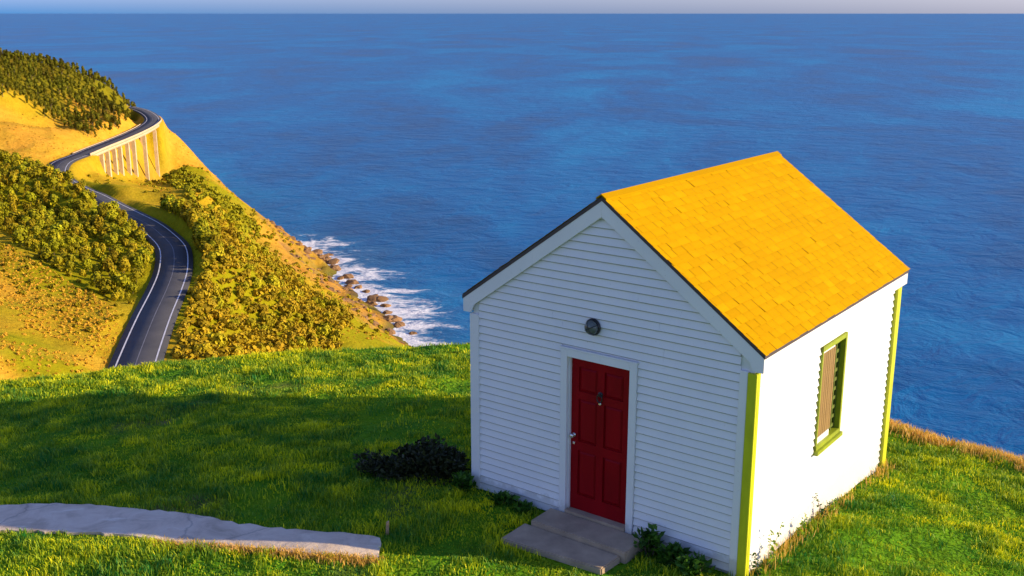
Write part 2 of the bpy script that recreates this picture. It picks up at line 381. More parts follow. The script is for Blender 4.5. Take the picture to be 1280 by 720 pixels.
# asphalt
m, nt, b = mat('asphalt'); v = coords(nt)
c = ramp(nt, noise(nt, v, .15, 5, .6), [(.3, (.035, .036, .045)), (.7, (.06, .06, .07))]); nt.links.new(c, b.inputs['Base Color']); b.inputs['Roughness'].default_value = .8
bump(nt, b, noise(nt, v, 5, 3), .2, .02); M['asphalt'] = m
def N_color(nt, v):
    n = N(nt, 'ShaderNodeTexNoise'); nt.links.new(v, n.inputs['Vector']); n.inputs['Scale'].default_value = 1.6; n.inputs['Detail'].default_value = 6; return n.outputs['Color']
# path
m, nt, b = mat('path_slab'); v = coords(nt)
c = ramp(nt, noise(nt, v, 2.2, 7, .7, .6), [(.28, (.42, .33, .24)), (.5, (.66, .53, .40)), (.75, (.80, .68, .53))])
c = mixc(nt, ramp(nt, noise(nt, coords(nt, (.5, 2.5, 1)), 2.5, 5, .6), [(.6, 0.0), (.68, .6)]), c, (.86, .78, .64))
vo = N(nt, 'ShaderNodeTexVoronoi', feature='DISTANCE_TO_EDGE'); nt.links.new(mixc(nt, .35, v, N_color(nt, v)), vo.inputs['Vector']); vo.inputs['Scale'].default_value = .9
c = mixc(nt, ramp(nt, vo.outputs['Distance'], [(.0, .45), (.012, 0.0)]), c, (.16, .14, .13))
nt.links.new(c, b.inputs['Base Color']); b.inputs['Roughness'].default_value = .9
bump(nt, b, noise(nt, v, 14, 6, .7), .6, .02); M['path'] = m
# sea
m, nt, b = mat('sea_water')
tc = N(nt, 'ShaderNodeTexCoord')
v = coords(nt, (1, 1, 1), rot=(0, 0, .12))
big = noise(nt, coords(nt, (.0030, .0016, 1), rot=(0, 0, .35)), 1, 5, .6, .8)
mid = noise(nt, coords(nt, (.019, .012, 1), rot=(0, 0, .2)), 1, 6, .65, .5)
ptc = math_(nt, 'ADD', math_(nt, 'MULTIPLY', big, .68), math_(nt, 'MULTIPLY', mid, .32))
deep = ramp(nt, ptc, [(.39, (.001, .068, .20)), (.49, (.003, .122, .325)), (.61, (.014, .21, .44))])
fo = N(nt, 'ShaderNodeAttribute', attribute_name='foam')
f1 = noise(nt, coords(nt, (.020, .036, 1), rot=(0, 0, .35)), 1, 7, .68, 1.6)
f2 = noise(nt, coords(nt, (.2, .35, 1), rot=(0, 0, -.2)), 1, 5, .7, .8)
fm = math_(nt, 'ADD', math_(nt, 'MULTIPLY', f1, .75), math_(nt, 'MULTIPLY', f2, .25))
fm = math_(nt, 'ADD', fm, math_(nt, 'MULTIPLY', math_(nt, 'SUBTRACT', fo.outputs['Fac'], .70), .50))
foam = ramp(nt, fm, [(.52, 0.0), (.60, 1.0)])
halo = ramp(nt, fm, [(.36, 0.0), (.58, .45)])
c = mixc(nt, halo, deep, (.05, .22, .40)); c = mixc(nt, foam, c, (.78, .80, .84))
nt.links.new(c, b.inputs['Base Color'])
rg = mixc(nt, foam, ramp(nt, ptc, [(.35, .34), (.65, .46)]), (.9, .9, .9)); nt.links.new(rg, b.inputs['Roughness'])
b.inputs['Specular IOR Level'].default_value = .10
w1 = noise(nt, coords(nt, (.045, .05, 1), rot=(0, 0, .2)), 1, 6, .6, .5)
w2 = noise(nt, coords(nt, (.22, .24, 1), rot=(0, 0, -.1)), 1, 6, .65, .5)
b1 = bump(nt, b, w1, .5, 6.0); bump(nt, b, w2, .4, 1.0, b1); M['sea'] = m

# ------------------------------------------------------------------ GROUND
def axis(segs):
    out = []
    for a, b, st in segs: out += list(np.arange(a, b, st))
    out.append(segs[-1][1]); return np.array(out)
def geo(a, b, s0, s1):
    out = [a]; 
    while out[-1] < b:
        t = (out[-1] - a) / (b - a); out.append(out[-1] + s0 + (s1 - s0) * t)
    return out[:-1]
ax = np.array(sorted(set(np.round(np.concatenate([axis([(-900,-420,12),(-420,-330,5),(-330,-14,1.9)]), axis([(-14,12,.14)]), -(-np.array(geo(12,60,.4,3))), axis([(60,420,7)])]), 3))))
ay = np.array(sorted(set(np.round(np.concatenate([axis([(-320,-20,12),(-20,8,1.2)]), axis([(8,22,.13)]), np.array(geo(22,180,.4,2)), axis([(180,860,2.1),(860,1300,9)])]), 3))))
ax = ax[np.concatenate([[True], np.diff(ax) > .05])]; ay = ay[np.concatenate([[True], np.diff(ay) > .05])]
X, Y = np.meshgrid(ax, ay); Z = ground(X, Y)
nx, ny = len(ax), len(ay)
idx = np.arange(nx * ny).reshape(ny, nx)
Fq = np.stack([idx[:-1, :-1], idx[:-1, 1:], idx[1:, 1:], idx[1:, :-1]], -1).reshape(-1, 4)
zz = Z.ravel(); keep = (zz[Fq].max(1) > -8); Fq = Fq[keep]
V = np.stack([X, Y, Z], -1).reshape(-1, 3)
# surface cover colour, inverse distance from the control points
xf, yf = X.ravel(), Y.ravel(); col = np.zeros((len(xf), 4), np.float32); col[:, 3] = 1
jx = xf + 9 * fbm(xf / 25, yf / 25, 51, 3); jy = yf + 9 * fbm(xf / 25, yf / 25, 61, 3)
for s in range(0, len(xf), 20000):
    d2 = (jx[s:s + 20000, None] - cx[None, :, 0]) ** 2 + (jy[s:s + 20000, None] - cx[None, :, 1]) ** 2 + 4
    w = d2 ** -2.2; w /= w.sum(1)[:, None]; col[s:s + 20000, :3] = w @ cc
S_ = crest_s(X, Y).ravel(); lawnw = 1 - sstep(3, 22, S_)
# bare rock where the cliff is steep near the water
gy, gx = np.gradient(Z, ay, ax); steep = np.hypot(gx, gy).ravel()
rk = sstep(.75, 1.2, steep) * sstep(60, 5, zz) * (1 - lawnw); rockc = np.array([.30, .17, .07])
col[:, :3] = col[:, :3] * (1 - rk[:, None]) + rockc * rk[:, None]
wet = sstep(5, 1, zz)[:, None]; col[:, :3] = col[:, :3] * (1 - wet) + np.array([.10, .075, .05]) * wet
tag(link('terrain', np_mesh('terrain', V, Fq, True, {'cover': ('FLOAT_COLOR', col), 'lawn': ('FLOAT', lawnw)}), M['ground']), 'grassy headland and golden coastal hills', 'terrain', kind='structure')

# ------------------------------------------------------------------ SEA
sx_ = np.concatenate([-np.geomspace(300000, 400, 40), axis([(-380,280,3.0)]), np.geomspace(300, 300000, 40)])
sy_ = np.concatenate([[-400, -200, 0, 120], axis([(200,900,3.0)]), np.geomspace(910, 400000, 60)])
X2, Y2 = np.meshgrid(sx_, sy_); nx2, ny2 = len(sx_), len(sy_)
zs = ground(X2, Y2); foamv = np.zeros(X2.shape)
m1 = (np.abs(zs) < 1.2) & (np.abs(X2) < 390) & (Y2 > 190) & (Y2 < 900)
cpx, cpy = X2[m1], Y2[m1]
msk = (np.abs(X2) < 390) & (Y2 > 190) & (Y2 < 900) & (zs < 3)
qx, qy = X2[msk], Y2[msk]; dm = np.zeros(len(qx))
for s in range(0, len(qx), 8000):
    dm[s:s + 8000] = np.sqrt((qx[s:s + 8000, None] - cpx[None]) ** 2 + (qy[s:s + 8000, None] - cpy[None]) ** 2).min(1)
near = np.zeros(X2.shape); near[msk] = (1 - np.clip(dm / 85, 0, 1)) * (.35 + .65 * sstep(715, 650, qy))
idx = np.arange(nx2 * ny2).reshape(ny2, nx2)
Fs = np.stack([idx[:-1, :-1], idx[:-1, 1:], idx[1:, 1:], idx[1:, :-1]], -1).reshape(-1, 4)
tag(link('sea', np_mesh('sea', np.stack([X2, Y2, np.zeros_like(X2)], -1).reshape(-1, 3), Fs, True, {'foam': ('FLOAT', near.ravel())}), M['sea']), 'deep blue ocean with surf at the cliff foot', 'sea', kind='structure')

# ------------------------------------------------------------------ ROAD
def ribbon(name, off0, off1, z, i0=0, i1=None, th=0.0, mat_=None, parent=None, dash=None, smooth=True):
    i1 = len(RC) if i1 is None else i1
    P = RC[i0:i1]; Nn = RN[i0:i1]; n = len(P)
    a = P + Nn * off0; b = P + Nn * off1
    V = []; Fc = []
    for k in range(n): V += [(*a[k], z), (*b[k], z), (*b[k], z - th), (*a[k], z - th)]
    for k in range(n - 1):
        if dash and (k // dash) % 2: continue
        o = 4 * k; q = 4 * (k + 1)
        Fc.append((o, o + 1, q + 1, q))
        if th: Fc += [(o + 1, o + 2, q + 2, q + 1), (o + 3, o, q, q + 3), (o + 2, o + 3, q + 3, q + 2)]
    if th: Fc += [(0, 3, 2, 1), (4 * n - 4, 4 * n - 3, 4 * n - 2, 4 * n - 1)]
    return link(name, np_mesh(name, np.array(V), np.array(Fc)), mat_, parent)
tag(ribbon('road', -5.3, 5.3, ZR, th=.6, mat_=M['asphalt']), 'dark asphalt road winding along the hillside', 'road', kind='structure')
tag(ribbon('road_edge_line', -4.0, -3.68, ZR + .03, mat_=M['paint']), kind='structure')
tag(ribbon('road_edge_line', 3.68, 4.0, ZR + .03, mat_=M['paint']), kind='structure')
tag(ribbon('road_centre_line', -.10, .10, ZR + .03, mat_=M['paint_old']), kind='structure')
# the bridge
mid = (B0 + B1) // 2
bridge = empty('road_bridge', (RC[mid][0], RC[mid][1], ZR - 30)); bl = Vector(bridge.location)
tag(bridge, 'pale concrete viaduct on tall piers carrying the road round the cliff', 'bridge')
def adopt(o, root):
    o.parent = root; o.matrix_parent_inverse = Matrix.Translation(-Vector(root.location)); return o
adopt(ribbon('deck', -5.9, 5.9, ZR - .62, B0 - 2, B1 + 3, th=1.3, mat_=M['concrete']), bridge)
adopt(ribbon('parapet', 5.4, 5.85, ZR + .95, B0 - 4, B1 + 14, th=1.4, mat_=M['concrete']), bridge)
adopt(ribbon('parapet', -5.85, -5.4, ZR + .3, B0, B1, th=.8, mat_=M['concrete']), bridge)
for ut in (119, 127, 134, 142, 150, 158, 166, 179.5, 193, 202):
    cu, _ = project(RC[:, 0] + RN[:, 0] * 4.6, RC[:, 1] + RN[:, 1] * 4.6, np.full(len(RC), ZR))
    seg = np.arange(B0 - 1, B1 + 6); i = seg[np.abs(cu[seg] - ut).argmin()]
    c, n_, t_ = RC[i], RN[i], RT[i]
    mb = MB()
    def slab(o0, o1, hw, z0, z1, top=1.0):
        p = []
        for z in (z0, z1):
            for (o, w) in ((o0, -hw), (o1, -hw), (o1, hw), (o0, hw)):
                q = c + n_ * o + t_ * w; p.append((q[0], q[1], z))
        mb.hexa(p)
    slab(-5.2, 5.4, .8, ZR - 3.3, ZR - 1.95)
    adopt(mb.build('cap_beam', M['concrete']), bridge)
    for o in (-3.6, 4.5):
        q = c + n_ * o; g = float(ground(np.array([q[0]]), np.array([q[1]]))[0])
        if g > ZR - 3.6: continue
        mb = MB(); slab(o - 1.0, o + 1.0, 1.1, g - 1.5, ZR - 3.32); adopt(mb.build('pier', M['concrete']), bridge)

# ------------------------------------------------------------------ foliage
def leaf_cloud(n, shape, size, seed, trunk=None):
    r = np.random.default_rng(seed); P = []; 
    while len(P) < n:
        p = r.uniform(-1, 1, 3)
        k = shape(p)
        if k is not None: P.append(k)
    P = np.array(P); ctr = P.mean(0); nrm = P - ctr; nrm /= np.linalg.norm(nrm, axis=1)[:, None] + 1e-6
    nrm = nrm + r.normal(0, .34, (n, 3)); nrm /= np.linalg.norm(nrm, axis=1)[:, None]
    a = np.cross(nrm, r.normal(0, 1, (n, 3))); a /= np.linalg.norm(a, axis=1)[:, None]; b_ = np.cross(nrm, a)
    s = size * r.uniform(.6, 1.5, n)[:, None]
    ks = r.uniform(.7, 1.1, (n, 5, 1))
    V = []
    for j in range(5):
        t = 2 * math.pi * j / 5; V.append(P + (a * math.cos(t) + b_ * math.sin(t)) * s * ks[:, j])
    V = np.stack(V, 1).reshape(-1, 3)
    tint = np.repeat(np.clip(r.normal(.5, .22, n), 0, 1), 5)
    return V, np.arange(n * 5).reshape(-1, 5), tint
def lobes(seed, n, rx, rz, zc, taper=0.0):
    r = np.random.default_rng(seed); L = []
    for i in range(n):
        t = r.uniform(0, 2 * math.pi); q = r.uniform(.15, .75); h = r.uniform(-.8, .85)
        k = 1 - taper * (h + 1) / 2
        L.append((rx * q * k * math.cos(t), rx * q * k * math.sin(t), zc + h * rz * .75, r.uniform(.34, .6) * rx * (.55 + .45 * k)))
    L.append((0, 0, zc, rx * .55)); L = np.array(L)
    def f(p):
        i = np.random.default_rng(int(abs(p[0] * 1e6))).integers(len(L)); l = L[i]; q = p
        d = np.linalg.norm(q)
        if d > 1 or d < .45: return None
        return l[:3] + q * l[3] * np.array([1, 1, 1.15])
    return f
def crown_mesh(name, seed, n, rx, rz, zc, size, taper=0.0):
    V, Fc, t = leaf_cloud(n, lobes(seed, 9, rx, rz, zc, taper), size, seed)
    V[:, 2] = np.maximum(V[:, 2], .02)
    return np_mesh(name, V, Fc, False, {'tint': ('FLOAT', t)})
tree_c = [crown_mesh('crown', 100 + i, 420, 2.0 + .3 * (i % 3), 4.2 + .6 * (i % 2), 4.9, .42, .75) for i in range(6)]
bush_c = [crown_mesh('crown', 200 + i, 560, 1.9 + .3 * (i % 3), 1.9 + .4 * (i % 2), 2.3, .29, .4) for i in range(6)]
scr_c = [crown_mesh('shrub', 300 + i, 420, 1.25 + .25 * (i % 3), .8, .85, .22, .2) for i in range(6)]
def trunk_mesh(h, r):
    mb = MB(); mb.tube((0, 0, -.8), (0.1, .05, h * .55), r, r * .6, 7); mb.tube((.1, .05, h * .5), (-.15, .2, h), r * .6, r * .25, 6)
    mb.tube((.08, .04, h * .4), (r * 4, -.3, h * .8), r * .4, r * .15, 5); mb.tube((.05, .04, h * .45), (-r * 4, .4, h * .85), r * .4, r * .15, 5)
    me = bpy.data.meshes.new('trunk'); me.from_pydata(mb.v, [], mb.f); me.materials.append(M['bark']); return me
tr_t = trunk_mesh(5, .28); tr_b = trunk_mesh(2.2, .14)
for me in tree_c: me.materials.append(M['tree'])
for me in bush_c: me.materials.append(M['tree2'])
for me in scr_c: me.materials.append(M['scrub'])
def in_poly(u, v, poly):
    ins = np.zeros(u.shape, bool); n = len(poly)
    for i in range(n):
        a = poly[i]; b = poly[(i + 1) % n]
        c = ((a[1] > v) != (b[1] > v))
        xx = (b[0] - a[0]) * (v - a[1]) / (b[1] - a[1] + 1e-12) + a[0]
        ins ^= c & (u < xx)
    return ins
def scatter(n, poly, xr, yr, mind, clear=8.5, seed=0, thin=0.0):
    """points on the ground that stand in a patch of hillside, a minimum distance apart"""
    r = np.random.default_rng(seed)
    x = r.uniform(*xr, n); y = r.uniform(*yr, n); z = ground(x, y); u, v = project(x, y, z)
    D, S, I = road_dist(x, y)
    k = in_poly(u, v, poly) & (D > clear) & (z > 3)
    if thin: k &= (fbm(x / 16, y / 16, seed + 5, 2) + r.uniform(-.25, .25, n)) > thin
    x, y, z = x[k], y[k], z[k]; sel = []; grid = {}
    for i in range(len(x)):
        g = (int(x[i] // mind), int(y[i] // mind)); ok = True
        for a in (-1, 0, 1):
            for b in (-1, 0, 1):
                for j in grid.get((g[0] + a, g[1] + b), ()):
                    if (x[i] - x[j]) ** 2 + (y[i] - y[j]) ** 2 < mind * mind: ok = False
        if ok: grid.setdefault(g, []).append(i); sel.append(i)
    return [(x[i], y[i], z[i]) for i in sel]
def plant_trees(pts, name, label, group, crowns, trunk, s0, s1, cat='tree'):
    for k, (x, y, z) in enumerate(pts):
        s = random.uniform(s0, s1)
        e = empty(name, (x, y, z - .15), random.uniform(0, 6.28), s); e.scale = (s * random.uniform(.85, 1.15), s * random.uniform(.85, 1.15), s)
        tag(e, label, cat, group)
        for nm, me in (('crown', crowns[k % len(crowns)]), ('trunk', trunk)):
            o = bpy.data.objects.new(nm, me); C.objects.link(o); o.parent = e
hill_poly = [(0,50),(40,50),(62,60),(100,70),(130,84),(148,98),(168,126),(170,142),(152,160),(122,174),(95,166),(62,150),(30,132),(0,120),(-40,110),(-40,60)]
pts = scatter(24000, hill_poly, (-480, -230), (560, 850), 3.9, 7.5, 1)
random.shuffle(pts); print('hill trees', len(pts)); hill_extra = pts[290:]; pts = pts[:290]
plant_trees(pts, 'evergreen_tree', 'dark green tree in the dense stand covering the far hilltop above the road', 'trees covering the far hilltop', tree_c, tr_t, .6, .98)
spur_poly = [(-30,182),(0,191),(30,200),(58,214),(90,225),(115,237),(150,268),(176,292),(190,322),(182,350),(165,378),(140,380),(110,352),(70,335),(30,310),(0,292),(-30,285)]
pts = scatter(24000, spur_poly, (-260, -90), (220, 470), 3.6, 6.8, 2)
random.shuffle(pts); print('spur trees', len(pts)); spur_extra = pts[290:]; pts = pts[:290]
plant_trees(pts, 'bushy_tree', 'bushy green tree on the spur left of the road bend, below the bridge', 'bushy trees on the spur left of the road bend', bush_c, tr_b, .62, 1.3)
slope_poly = [(207,255),(225,252),(262,262),(300,290),(345,330),(400,368),(440,400),(425,415),(425,438),(205,452),(212,410),(240,365),(258,330),(252,296),(230,272)]
pts = scatter(30000, slope_poly, (-130, -40), (190, 420), 2.15, 7.2, 3)
random.shuffle(pts); print('slope shrubs', len(pts))
scrub_extra = pts[290:]
bank = scatter(20000, [(203,250),(222,252),(250,266),(268,285),(270,320),(250,318),(244,290),(225,272),(206,264)], (-130, -60), (290, 400), 3.0, 7.2, 8)
print('bank', len(bank))
plant_trees(bank, 'dark_bush', 'dark tall bush crowding the outer side of the road bend', 'dark bushes on the outer side of the road bend', bush_c, tr_b, .8, 1.4, 'bush')
def plant_shrubs(pts, label, group, meshes, s0, s1, name='shrub'):
    for k, (x, y, z) in enumerate(pts):
        o = bpy.data.objects.new(name, meshes[k % len(meshes)]); C.objects.link(o); s = random.uniform(s0, s1)
        o.location = (x, y, z - .12); o.rotation_euler = (0, 0, random.uniform(0, 6.28)); o.scale = (s, s * random.uniform(.8, 1.2), s * random.uniform(.8, 1.3)); tag(o, label, 'shrub', group)
plant_shrubs(pts[:290], 'rounded olive shrub among the dense scrub on the slope right of the road', 'shrubs on the slope right of the road', scr_c, .9, 1.7)
# scrub nobody could count: merged
def merge_scrub(name, pts, meshes, s0, s1, matn, label):
    Vs, Fs_, Ts = [], [], []; off = 0
    src = []
    for me in meshes:
        a = np.empty(len(me.vertices) * 3, np.float32); me.vertices.foreach_get('co', a); f = np.empty(len(me.loops), np.int32); me.loops.foreach_get('vertex_index', f)
        t = np.empty(len(me.vertices), np.float32); me.attributes['tint'].data.foreach_get('value', t); src.append((a.reshape(-1, 3), f.reshape(-1, 5), t))
    for k, (x, y, z) in enumerate(pts):
        a, f, t = src[k % len(src)]; s = random.uniform(s0, s1); an = random.uniform(0, 6.28); ca, sa = math.cos(an), math.sin(an)
        q = a * s; q = np.stack([q[:, 0] * ca - q[:, 1] * sa + x, q[:, 0] * sa + q[:, 1] * ca + y, q[:, 2] + z - .1], 1)
        Vs.append(q); Fs_.append(f + off); Ts.append(np.clip(t * .8 + random.uniform(-.1, .35), 0, 1)); off += len(a)
    if Vs: tag(link(name, np_mesh(name, np.concatenate(Vs), np.concatenate(Fs_), False, {'tint': ('FLOAT', np.concatenate(Ts))}), matn), label, 'scrub', kind='stuff')
lo_scr = [crown_mesh('low', 400 + i, 70, 1.1, .5, .5, .34, .1) for i in range(5)]
merge_scrub('hillside_scrub', scrub_extra, lo_scr, .8, 1.5, M['scrub'], 'low olive scrub filling the slope right of the road')
p2 = scatter(9000, [(205,222),(232,212),(262,232),(300,262),(340,300),(300,290),(262,268),(225,240)], (-230, -100), (380, 700), 3.2, 10, 4)
merge_scrub('gully_scrub', p2, lo_scr, 1.2, 2.2, M['tree2'], 'dark green scrub in the gully below the bridge')
p3 = scatter(9000, [(0,285),(60,325),(130,375),(165,380),(140,410),(100,420),(40,380),(0,340)], (-170, -70), (165, 300), 3.6, 7, 5, .0)
merge_scrub('dry_scrub', p3, lo_scr, .5, 1.0, M['tree2'], 'scattered green scrub on the golden slope left of the road')
p4 = scatter(8000, [(230,190),(300,250),(380,312),(500,425),(440,425),(400,372),(300,300),(220,250),(120,235),(90,225),(110,205),(200,225)], (-240, -50), (300, 700), 5, 10, 6, .1)
merge_scrub('cliff_scrub', p4, lo_scr, .7, 1.4, M['scrub'], 'sparse dry scrub along the cliff top beside the sea')
merge_scrub('hilltop_trees', hill_extra, tree_c, .5, .85, M['tree'], 'smaller evergreen trees filling the stand on the far hilltop')
merge_scrub('spur_undergrowth', spur_extra, bush_c, .5, .8, M['tree2'], 'undergrowth between the bushy trees on the spur')
M['tuft'] = leaf_mat('dry_tuft', (.52, .33, .020), (.70, .44, .035), (.84, .56, .05))
p5 = scatter(26000, [(0,300),(150,390),(150,470),(0,480)], (-170, -60), (160, 300), 1.0, 6.2, 9, -.25) + scatter(16000, [(0,140),(160,160),(200,140),(60,215),(0,200)], (-420, -150), (460, 850), 2.6, 7, 10, -.2)
p5 += scatter(16000, [(205,150),(300,250),(520,430),(440,430),(200,240),(110,215),(130,200)], (-260, -40), (230, 780), 2.4, 8, 12, -.3)
merge_scrub('dry_tufts', p5, lo_scr, .2, .5, M['tuft'], 'low golden tussocks over the dry slopes')
# rocks along the waterline
def rock_mesh(seed):
    r = random.Random(seed); bm = bmesh.new(); bmesh.ops.create_icosphere(bm, subdivisions=2, radius=1)
    for vtx in bm.verts:
        p = vtx.co; k = 1 + .35 * float(vnoise(np.array(p.x * 1.3 + seed), np.array(p.y * 1.3 + p.z * 1.7), seed)) + .12 * r.uniform(-1, 1); vtx.co = p * k; vtx.co.z *= .75
    me = bpy.data.meshes.new('rock'); bm.to_mesh(me); bm.free(); me.materials.append(M['rock']); return me
M['rock'] = simple('rock', (.25, .135, .05), .85, .4, .5, .8, .3)
rocks = [rock_mesh(i) for i in range(5)]
ks = 0
wl = catmull(np.array([at_z(u, v, 0)[:2] for u, v in [(380,311),(405,323),(425,350),(438,362),(463,378),(485,401),(506,428)]]), 6.0)
for i in range(150):
    c = wl[random.randrange(len(wl))]; x = c[0] + random.uniform(-26, 9); y = c[1] + random.uniform(-14, 8); g = float(ground(np.array([x]), np.array([y]))[0])
    if g < -5 or g > 24: continue
    o = bpy.data.objects.new('rock', rocks[i % 5]); C.objects.link(o); s = random.uniform(1.0, 2.8) * (1.3 if g < 2 else 1)
    o.location = (x, y, max(g, -.4) - s * (.0 if g < 2 else .35)); o.rotation_euler = (random.uniform(-.3, .3), random.uniform(-.3, .3), random.uniform(0, 6)); o.scale = (s * 1.2, s, s * .9)
    tag(o, 'brown rock at the foot of the cliff where the surf breaks', 'rock', 'rocks at the foot of the cliff')

# ------------------------------------------------------------------ LAWN
def blades(n, pts_fn, h0, h1, w0, seed, name, mat_, label, lean=.5, tint_fn=None, hmul=None):
    r = np.random.default_rng(seed); x, y = pts_fn(r, n); n = len(x); z = ground(x, y)
    h = r.uniform(h0, h1, n)
    if hmul is not None: h = h * hmul(x, y)
    a = r.uniform(0, 2 * math.pi, n); ln_ = r.uniform(.1, 1, n) * lean * h
    la = r.uniform(0, 2 * math.pi, n) 
    dx, dy = np.cos(a), np.sin(a); w = w0 * r.uniform(.6, 1.4, n) * (1 + .04 * np.maximum(y - 12, 0))
    ex, ey = np.cos(la) * ln_, np.sin(la) * ln_
    V = np.zeros((n, 5, 3))
    V[:, 0] = np.stack([x - dx * w, y - dy * w, z - .01], 1); V[:, 1] = np.stack([x + dx * w, y + dy * w, z - .01], 1)
    V[:, 2] = np.stack([x + dx * w * .7 + ex * .35, y + dy * w * .7 + ey * .35, z + h * .6], 1); V[:, 3] = np.stack([x - dx * w * .7 + ex * .35, y - dy * w * .7 + ey * .35, z + h * .6], 1)
    V[:, 4] = np.stack([x + ex, y + ey, z + h * (1 - .2 * lean)], 1)
    o = np.arange(n)[:, None] * 5
    T = np.concatenate([o + np.array([[0, 1, 2]]), o + np.array([[0, 2, 3]]), o + np.array([[3, 2, 4]])], 0)
    t = tint_fn(x, y, r) if tint_fn else r.uniform(0, 1, n)
    ob = link(name, np_mesh(name, V.reshape(-1, 3), T, False, {'tint': ('FLOAT', np.repeat(np.clip(t, 0, 1), 5))}), mat_)
    return tag(ob, label, 'grass', kind='stuff')
path_top = [(-140,614),(0,620),(60,620),(100,623),(180,634),(260,645),(350,660),(420,668),(475,673)]
path_bot = [(475,704),(400,703),(300,690),(200,677),(100,668),(0,662),(-140,655)]
PZ = GZ - .03
pp = [at_z(u, v, PZ + .06)[:2] for u, v in path_top + path_bot]
pu = [(p[0], p[1]) for p in pp]
def blocked(x, y, m=0.0):
    lx = cyw * (x - HX) + syw * (y - HY); ly = -syw * (x - HX) + cyw * (y - HY)
    k = (lx > -m) & (lx < 3.92 + m) & (ly > -m) & (ly < 4.79 + m)
    k |= (lx > 1.2) & (lx < 2.7) & (ly > -1.03) & (ly < .1)
    k |= in_poly(x, y, pu)
    return k
def lawn_pts(r, n):
    x = r.uniform(-13, 12.5, n); y = r.uniform(9.3, 22.5, n)
    z = np.full(n, GZ); u, v = project(x, y, z)
    s = crest_s(x, y)
    k = (u > -60) & (u < 1340) & (v < 790) & (s < 4.5) & ~blocked(x, y)
    bare = fbm(x / 1.1, y / 1.1, 90, 3); k &= ~((bare > .36) & (r.uniform(0, 1, n) < .75))
    k &= r.uniform(0, 1, n) < np.clip(1.15 - (y - 10) * .05, .4, 1)
    return x[k], y[k]
clump = lambda x, y: .45 + 1.15 * sstep(-.2, .5, fbm(x / .26, y / .26, 40, 2)) + .45 * sstep(0, .6, fbm(x / 1.4, y / 1.4, 44, 2))
tnt = lambda x, y, r: .44 + .6 * fbm(x / .45, y / .45, 70, 3) + r.normal(0, .2, len(x)) + .25 * sstep(.2, .7, fbm(x / 2.5, y / 2.5, 71, 2))
blades(620000, lawn_pts, .035, .085, .0055, 1, 'lawn_grass', M['grass'], 'bright green lawn grass round the white hut', .8, tnt, clump)
# dry orange grass on the seaward edge of the lawn, right of the hut
edge = np.array([(5.6, 17.2), (6.2, 16.8), (6.9, 16.0), (7.6, 15.1), (8.3, 13.9), (9.3, 12.0)])
def edge_pts(r, n):
    t = r.uniform(0, len(edge) - 1.001, n); i = t.astype(int); f = t - i
    p = edge[i] * (1 - f)[:, None] + edge[i + 1] * f[:, None]
    x = p[:, 0] + r.normal(0.25, .22, n); y = p[:, 1] + r.normal(0.25, .22, n)
    k = (fbm(x / .35, y / .35, 12, 2) > -.12) & ~blocked(x, y, .05); return x[k], y[k]
blades(9000, edge_pts, .05, .20, .006, 5, 'dry_grass', M['dry_grass'], 'orange dry seed grass along the lawn edge above the sea', .6)
def wallside(r, n):
    lx = 3.98 + np.abs(r.normal(0, .09, n)); ly = r.uniform(-.1, 4.9, n); k = fbm(ly * 2.2, lx * 0 + 3, 9, 2) + r.uniform(-.3, .3, n) > .0
    lx, ly = lx[k], ly[k]; x, y = hut(lx, ly); return x, y
blades(800, wallside, .05, .20, .005, 6, 'dry_wall_grass', M['dry_grass'], 'yellow dry grass growing against the sunlit side wall', .5)
def pathside(r, n):
    t = r.uniform(0, 1, n); a = np.array(pu[9]); i = r.integers(9, 12, n); P0 = np.array(pu)[i]; P1 = np.array(pu)[i + 1]
    p = P0 * (1 - t)[:, None] + P1 * t[:, None]; return p[:, 0] + r.normal(0, .05, n), p[:, 1] + r.normal(-.03, .06, n)
blades(3000, pathside, .04, .1, .005, 7, 'dry_path_grass', M['dry_grass'], 'yellow dry grass along the sunlit edge of the path', .8)

# the path slab
bm = bmesh.new()
def densify(P, st, amp):
    out = []
    for i in range(len(P)):
        a = np.array(P[i]); b = np.array(P[(i + 1) % len(P)]); n = max(1, int(np.linalg.norm(b - a) / st))
        for k in range(n): out.append(a + (b - a) * k / n + np.array([random.uniform(-amp, amp), random.uniform(-amp, amp)]))
    return out
ring = densify(pu, .11, .035)
top = [bm.verts.new((p[0], p[1], float(ground(np.array([p[0]]), np.array([p[1]]))[0]) + .035)) for p in ring]
bot = [bm.verts.new((p[0], p[1], v_.co.z - .3)) for p, v_ in zip(ring, top)]
tf = bm.faces.new(top)
for i in range(len(top)): bm.faces.new((top[i], bot[i], bot[(i + 1) % len(top)], top[(i + 1) % len(top)]))
bmesh.ops.recalc_face_normals(bm, faces=bm.faces); bmesh.ops.triangulate(bm, faces=[tf])
me = bpy.data.meshes.new('path'); bm.to_mesh(me); bm.free()
tag(link('path', me, M['path']), 'grey slab path ending in the lawn', 'path', kind='structure')

# stake beside the end of the path
sxy = at_z(484, 668, GZ)[:2]; gz = float(ground(np.array([sxy[0]]), np.array([sxy[1]]))[0])
mb = MB(); mb.hexa([(-.018,-.018,-.1),(.018,-.018,-.1),(.018,.018,-.1),(-.018,.018,-.1),(-.016,-.014,.17),(.02,-.016,.19),(.018,.02,.185),(-.014,.018,.165)])
o = mb.build('wooden_stake', M['stake'], bevel=.003); o.location = (sxy[0], sxy[1], gz); o.rotation_euler = (.05, .04, .3)
tag(o, 'short wooden stake standing in the shaded lawn at the end of the path', 'stake')

